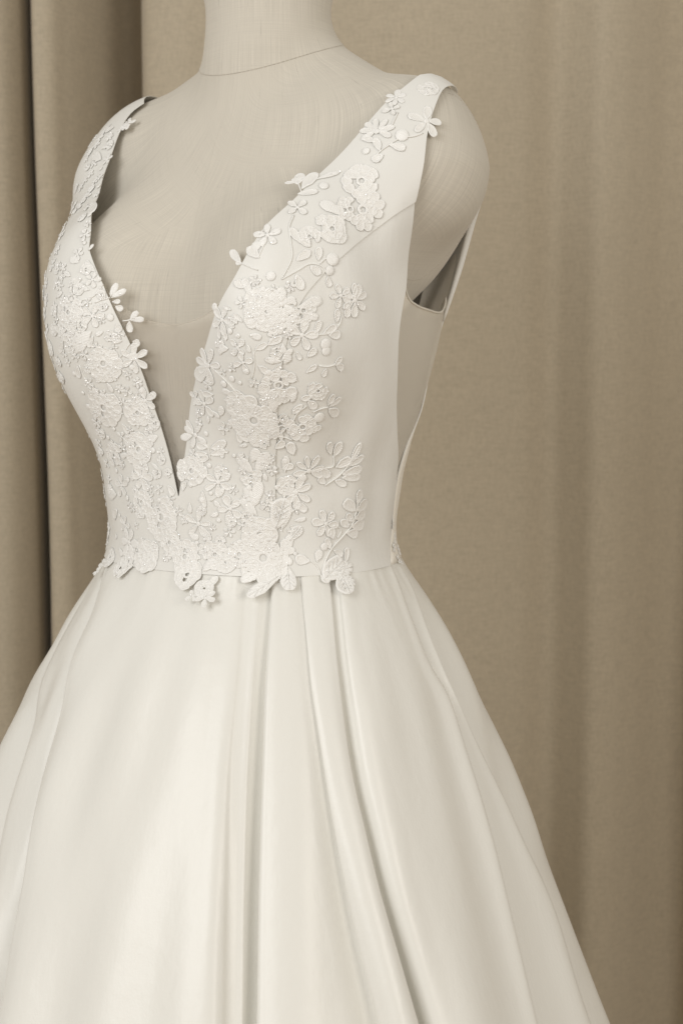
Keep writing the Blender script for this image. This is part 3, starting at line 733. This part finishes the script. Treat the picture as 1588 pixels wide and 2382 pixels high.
# --- waist
leaf((640, 1232), (662, 1160), .62, 'loop', True, .0005); leaf((655, 1234), (676, 1178), .3, 'satin'); flower((688, 1146), 42, 7, 20, 'loop', .5); leaf((690, 1165), (712, 1192), .5); rose((668, 1130), 26, 7, 0)
leaf((590, 1180), (572, 1132), .4, 'satin'); leaf((592, 1180), (604, 1118), .4, 'satin'); leaf((600, 1200), (560, 1160), .4, 'satin'); flower((535, 1184), 32, 5, 40); flower((461, 1219), 36, 5, 10, 'loop', .45); leaf((466, 1222), (490, 1258), .35); leaf((672, 1260), (702, 1224), .5, 'loop', True)
rose((604, 1243), 46, 9, 0); rose((612, 1298), 66, 12, 0); rose((556, 1290), 36, 8, 0); flower((655, 1288), 34, 6, 10, 'satin'); leaf((664, 1302), (676, 1240), .3, 'satin')
stem([(752, 1330), (757, 1305), (770, 1279), (798, 1249), (818, 1223), (828, 1188), (833, 1162)], .00065)
for b_, t_ in (((831, 1176), (838, 1138)), ((827, 1190), (800, 1164)), ((828, 1188), (858, 1166)), ((824, 1206), (854, 1192)), ((822, 1214), (806, 1196)), ((812, 1228), (794, 1210)), ((818, 1226), (850, 1218)), ((806, 1240), (834, 1242))): leaf(b_, t_, .58)
flower((759, 1219), 34, 6, 80, 'loop', .6, arc=300); stem([(786, 1252), (795, 1235), (784, 1224), (768, 1226)]); leaf((776, 1256), (770, 1228), .7); leaf((770, 1278), (758, 1252), .5); dot((754, 1272), 10); leaf((776, 1280), (800, 1292), .5); leaf((806, 1310), (810, 1272), .38); stem([(806, 1308), (800, 1322)])
leaf((722, 1306), (686, 1300), .6); stem([(722, 1304), (738, 1318), (748, 1345)]); leaf((738, 1308), (744, 1278), .6, 'satin')
leaf((748, 1352), (800, 1300), .62, 'loop', True, .0005); leaf((752, 1330), (826, 1322), .40, 'satin', True); leaf((790, 1330), (806, 1384), .72, 'loop', True, .0005); leaf((780, 1340), (824, 1358), .55, 'satin', True); leaf((764, 1330), (752, 1356), .7)
leaf((668, 1318), (672, 1374), .62, 'satin', True); leaf((660, 1322), (656, 1345), .6); leaf((650, 1338), (578, 1392), .30, 'satin', True); leaf((610, 1330), (560, 1352), .4, 'satin')
rose((430, 1295), 42, 9, 0); rose((436, 1336), 40, 9, 0); rose((478, 1372), 26, 7, 0); flower((484, 1396), 24, 5, 270); leaf((470, 1330), (500, 1300), .5, 'satin'); leaf((484, 1370), (506, 1340), .5); flower((455, 1392), 18, 4, 220)
rose((374, 1203), 58, 11, 0); rose((330, 1168), 30, 8, 0); rose((257, 1297), 28, 8, 0); rose((282, 1322), 30, 8, 0); rose((340, 1290), 44, 9, 0); flower((300, 1262), 36, 6, 0, 'satin'); flower((290, 1221), 24, 5, 0); flower((240, 1312), 17, 5, 200, joined=True); flower((232, 1332), 15, 5, 220, joined=True); rose((300, 1306), 26, 8, 0); rose((348, 1300), 24, 8, 0); rose((526, 1308), 26, 8, 0); rose((586, 1326), 28, 8, 0); rose((632, 1326), 24, 8, 0);rose((500, 1290), 34, 8, 0); rose((395, 1262), 34, 8, 0)
for p_, v_, r_ in ((1.74, .030, 15), (1.80, .018, 17), (1.72, .012, 14), (1.86, .008, 16), (1.76, .002, 14)): flower(None, r_, 5, 40 * p_, 'satin', .6, True, uv=(p_, v_), name='lace_sprig')
# --- left cup
leaf((256, 690), (272, 658), .42, 'satin'); leaf((258, 692), (292, 674), .36, 'satin'); leaf((262, 702), (280, 700), .6); leaf((268, 712), (286, 720), .7); stem([(220, 704), (238, 697), (256, 692)])
stem([(285, 746), (300, 744), (308, 740)]); leaf((302, 742), (321, 724), .5, 'satin'); leaf((306, 744), (336, 742), .42, 'satin'); leaf((300, 746), (302, 774), .55)
flower((312, 834), 36, 6, 30, 'loop', .5); leaf((308, 812), (322, 790), .6); dot((256, 738), 9); leaf((270, 752), (276, 774), .6); leaf((218, 780), (204, 808), .4); flower((338, 932), 30, 5, 30); leaf((346, 930), (362, 912), .6)
rose((240, 845), 46, 10, 0); rose((240, 948), 54, 11, 0); rose((320, 960), 36, 8, 0); rose((323, 1046), 46, 10, 0); rose((160, 726), 40, 9, 0); rose((150, 765), 30, 8, 0); flower((215, 735), 30, 5, 0); leaf((212, 770), (166, 812), .5, 'satin'); stem([(180, 700), (215, 690), (240, 660)]); rose((265, 1060), 36, 8, 0); flower((330, 1110), 34, 6, 0); flower((282, 1130), 30, 5, 20); flower((215, 650), 20, 5, 0); leaf((190, 650), (165, 655), .5); stem([(185, 850), (200, 890), (215, 915)]); leaf((180, 850), (182, 880), .5); leaf((285, 985), (300, 1010), .4); stem([(300, 800), (280, 830), (262, 850)])
for c_, r_ in (((295, 290), 16), ((282, 300), 14), ((245, 300), 22), ((225, 335), 18), ((250, 370), 18), ((222, 420), 16), ((205, 480), 18), ((198, 545), 18), ((180, 590), 18)): flower(c_, r_, 5, random.uniform(0, 90), 'satin')
flower((300, 286), 22, 4, 20, 'satin', .55)

# --- small filling sprigs in the crowded places
HAND = [(j[1], 20) for j in JOBS if j[1] is not None and not isinstance(j[1], list)]
HP = np.array([h_[0] for h_ in HAND], float)
def fill_px(poly, spacing, gap):
    B = np.array(poly, float); lo, hi = B.min(0), B.max(0); acc = []
    for _ in range(5000):
        q = lo + (hi - lo) * np.array([random.random(), random.random()])
        if not inside(q[None], B)[0]: continue
        if np.linalg.norm(HP - q, axis=1).min() < gap: continue
        if acc and np.linalg.norm(np.array(acc) - q, axis=1).min() < spacing: continue
        acc.append(q)
    return acc
FILL_R = fill_px([(440, 1060), (470, 900), (520, 760), (575, 640), (680, 660), (690, 760), (640, 880), (690, 960), (650, 1060), (700, 1150), (690, 1290), (560, 1320), (420, 1310), (300, 1305), (262, 1280), (270, 1200), (330, 1150), (418, 1170)], 21, 21)
FILL_L = fill_px([(205, 560), (212, 600), (235, 670), (300, 820), (350, 950), (395, 1090), (410, 1165), (330, 1200), (262, 1190), (246, 1100), (215, 980), (185, 900), (142, 820), (118, 750), (114, 700), (145, 620), (185, 560)], 19, 19) + fill_px([(208, 310), (275, 290), (255, 350), (236, 410), (218, 480), (208, 545), (186, 550), (200, 450), (200, 380)], 17, 15)
for q in FILL_R + FILL_L:
    k = random.random()
    if k < .34: flower(tuple(q), random.uniform(10, 16), random.choice((4, 5, 5, 6)), random.uniform(0, 90), random.choice(('loop', 'satin')), .62, True, name='lace_sprig')
    elif k < .52: rose(tuple(q), random.uniform(12, 17), 7, random.uniform(0, 60), joined=True)
    elif k < .84:
        a = random.uniform(0, 6.28); l = random.uniform(18, 30); leaf(tuple(q), (q[0] + l * math.cos(a), q[1] + l * math.sin(a)), random.uniform(.35, .6), random.choice(('loop', 'satin')))
    else: dot(tuple(q), random.uniform(5, 8))
# wrap-around on the far side of the left cup: placed on the cloth itself, past the visible edge
for v_ in np.arange(.012, .30, .014):
    for ph_ in np.arange(-1.15, -.75, .14):
        if random.random() < .75: flower(None, random.uniform(13, 24), 5, random.uniform(0, 90), random.choice(('loop', 'satin')), .6, True, uv=(ph_ + random.uniform(-.05, .05) - .1 * (v_ > .1), v_ + random.uniform(-.004, .004)), name='lace_sprig')

acc = []
cand = np.stack([rng.uniform(-1.0, -.42, 500), rng.uniform(.10, .275, 500)], -1)
cand = cand[project(l2w(surf(G, cand, LB)))[:, 0] < 152]
for q in cand:
    if acc and min(math.hypot((q[0] - a_[0]) * .14, q[1] - a_[1]) for a_ in acc) < .0105: continue
    acc.append(q); k = random.random()
    if k < .6: flower(None, random.uniform(12, 18), 5, random.uniform(0, 90), random.choice(('loop', 'satin')), .6, True, uv=tuple(q), name='lace_sprig')
    else: rose(None, random.uniform(15, 22), 7, 0, joined=True, uv=tuple(q))
    if len(acc) > 45: break
# --- put everything on the cloth in one go
pxs = []; where = []
for j in JOBS:
    s0 = len(pxs)
    if isinstance(j[1], list): pxs += list(cr(j[1], max(6, int(sum(math.dist(a_, b_) for a_, b_ in zip(j[1], j[1][1:])) / 5))))
    elif j[1] is not None:
        pxs.append(j[1])
        if j[3] is not None: pxs.append(j[3])
    where.append((s0, len(pxs)))
PK = pick(G, np.array(pxs), LB)
UVS = [j[2] for j in JOBS if j[2] is not None]; UVP = surf(G, UVS, LB); UVN = grad(G, UVP); ui = 0
LNRM = grad(G, PK)
def hang(p):                # below the waist the appliques lie on the skirt
    return .0045 * np.clip(-p[..., 2] / .02, 0, 1) + .004 * np.clip((-p[..., 2] - .01) / .04, 0, 1)
prs = pr[np.argsort(pr[:, 1])]
def low(uv): return .0007 * np.clip((np.abs(uv[:, 0]) - np.interp(uv[:, 1], prs[:, 1], prs[:, 0])) / .006, 0, 1) * (uv[:, 1] > 0) - .0003 * np.clip((uv[:, 1] - .235) / .02, 0, 1)
allQ = []; meta = []
for j, (s0, s1) in zip(JOBS, where):
    name, c, uv, tip, parts, joined = j
    if name == 'lace_stem':
        tv, tf = tube(PK[s0:s1] , parts, 6, LNRM[s0:s1]); meta.append((j, None, tv, tf, PK[s0:s1])); continue
    if uv is not None: p0 = UVP[ui]; n0 = UVN[ui]; ui += 1
    else: p0 = PK[s0]; n0 = LNRM[s0]
    ev = np.array([0, 0, 1.0]) - n0 * n0[2]; ev /= np.linalg.norm(ev) + 1e-9; eu = np.cross(ev, n0); sc = 1.0
    if name == 'lace_leaf':
        p1 = PK[s0 + 1]; ax = p1 - p0; ax -= n0 * (ax @ n0); L = np.linalg.norm(ax); ax /= L + 1e-9; eu = ax; ev = np.cross(n0, ax)
        _, w_, style, vein, h_ = parts; V, F, U = petal_geo(L, L * w_ * 1.15, h_, style, 18 if vein else 14); parts = [('leaf', V, F, U)]
        if vein:
            pv = []
            mid_ = np.stack([np.linspace(.05, .95, 8) * L, 0 * np.linspace(0, 1, 8), np.full(8, h_ * .9)], -1); tv, tf = tube(mid_, .0005, 5, np.tile([0, 0, 1.0], (8, 1))); parts.append(('vein', tv, tf, tv[:, :2] / .004))
            for k_ in (.3, .48, .66):
                for sg in (-1, 1):
                    q_ = np.array([[k_ * L, 0, h_ * .8], [(k_ + .12) * L, sg * L * w_ * .22, h_ * .7], [(k_ + .2) * L, sg * L * w_ * .34, h_ * .6]]); tv, tf = tube(q_, .0004, 4, np.tile([0, 0, 1.0], (3, 1))); parts.append(('vein', tv, tf, tv[:, :2] / .004))
    pl = []
    for (pn_, V, F, U) in parts:
        Q = p0 + V[:, :1] * eu + V[:, 1:2] * ev; allQ.append(Q); pl.append((pn_, V[:, 2], F, U))
    meta.append((j, pl, None, None, None))
Q = np.concatenate(allQ); SQ = surf_near(G, Q, LB); NQ = grad(G, SQ); UQ = p2uv(SQ); UQ[:, 0] *= KU; SQ = SQ + NQ * (hang(SQ) + WA * wrinkle(UQ) - low(UQ))[:, None]
cur_i = 0; qi = 0; SEQ = []
for j, pl, tv, tf, path in meta:
    name, c, uv, tip, parts, joined = j
    if pl is None:
        o = mesh_obj('lace_stem', l2w(tv + np.repeat(LNRM[:1] * 0 + grad(G, path) * (hang(path) + WA * wrinkle(p2uv(path) * [KU, 1]) - low(p2uv(path) * [KU, 1]))[:, None], 6, 0)), tf, M_cord, dress); continue
    done = []
    for (pn_, h_, F, U) in pl:
        n_ = len(h_); P3 = SQ[cur_i:cur_i + n_] + NQ[cur_i:cur_i + n_] * (h_ + .0002)[:, None]; cur_i += n_; done.append((pn_, P3, F, U, np.clip(h_ / (h_.max() + 1e-9) * 1.3, 0, 1)))
    if joined or len(done) == 1:
        V = np.concatenate([d_[1] for d_ in done]); U = np.concatenate([d_[3] for d_ in done]); Fa = []; b_ = 0
        for d_ in done: Fa += [tuple(i + b_ for i in f) for f in d_[2]]; b_ += len(d_[1])
        mesh_obj(name if name != 'lace_rose' else 'lace_sprig', l2w(V), Fa, M_lace, dress, uv=U, rim=np.concatenate([d_[4] for d_ in done]))
    else:
        core = [d_ for d_ in done if d_[0] in ('centre', 'heart')]; V = np.concatenate([d_[1] for d_ in core]); Fa = []; b_ = 0
        for d_ in core: Fa += [tuple(i + b_ for i in f) for f in d_[2]]; b_ += len(d_[1])
        root = mesh_obj(name, l2w(V), Fa, M_lace, dress, uv=np.concatenate([d_[3] for d_ in core]), rim=np.concatenate([d_[4] for d_ in core]))
        for d_ in [d_ for d_ in done if d_[0] not in ('centre', 'heart')]: mesh_obj(d_[0], l2w(d_[1]), d_[2], M_lace, root, uv=d_[3], rim=d_[4])
    if name in ('lace_rose', 'lace_sprig') or random.random() < .3: SEQ.append(np.concatenate([d_[1] for d_ in done]))
# sequins and glass beads caught in the stitching
SV_ = []; SF_ = []
SP = np.array([P3[random.randrange(len(P3))] for P3 in SEQ for _ in range(random.choice((2, 4, 6, 8)) if len(P3) > 300 else random.choice((0, 1, 1, 2)))]); SN = grad(G, SP)
for p, n in zip(SP, SN):
    if True:
        n = n + np.array([random.uniform(-.45, .45) for _ in range(3)]); n /= np.linalg.norm(n)
        a = np.cross(n, [.3, .2, .9]); a /= np.linalg.norm(a); b = np.cross(n, a); r_ = random.uniform(.0005, .0009); k0 = len(SV_)
        c_ = p + n * .0004
        for k in range(6): t_ = k * math.pi / 3; SV_.append(c_ + r_ * (a * math.cos(t_) + b * math.sin(t_)))
        SV_.append(c_ + n * r_ * .35); SF_ += [(k0 + k, k0 + (k + 1) % 6, k0 + 6) for k in range(6)]
sq = mesh_obj('sequins', l2w(np.array(SV_)), SF_, M_sequin, dress, smooth=False); sq['kind'] = 'stuff'
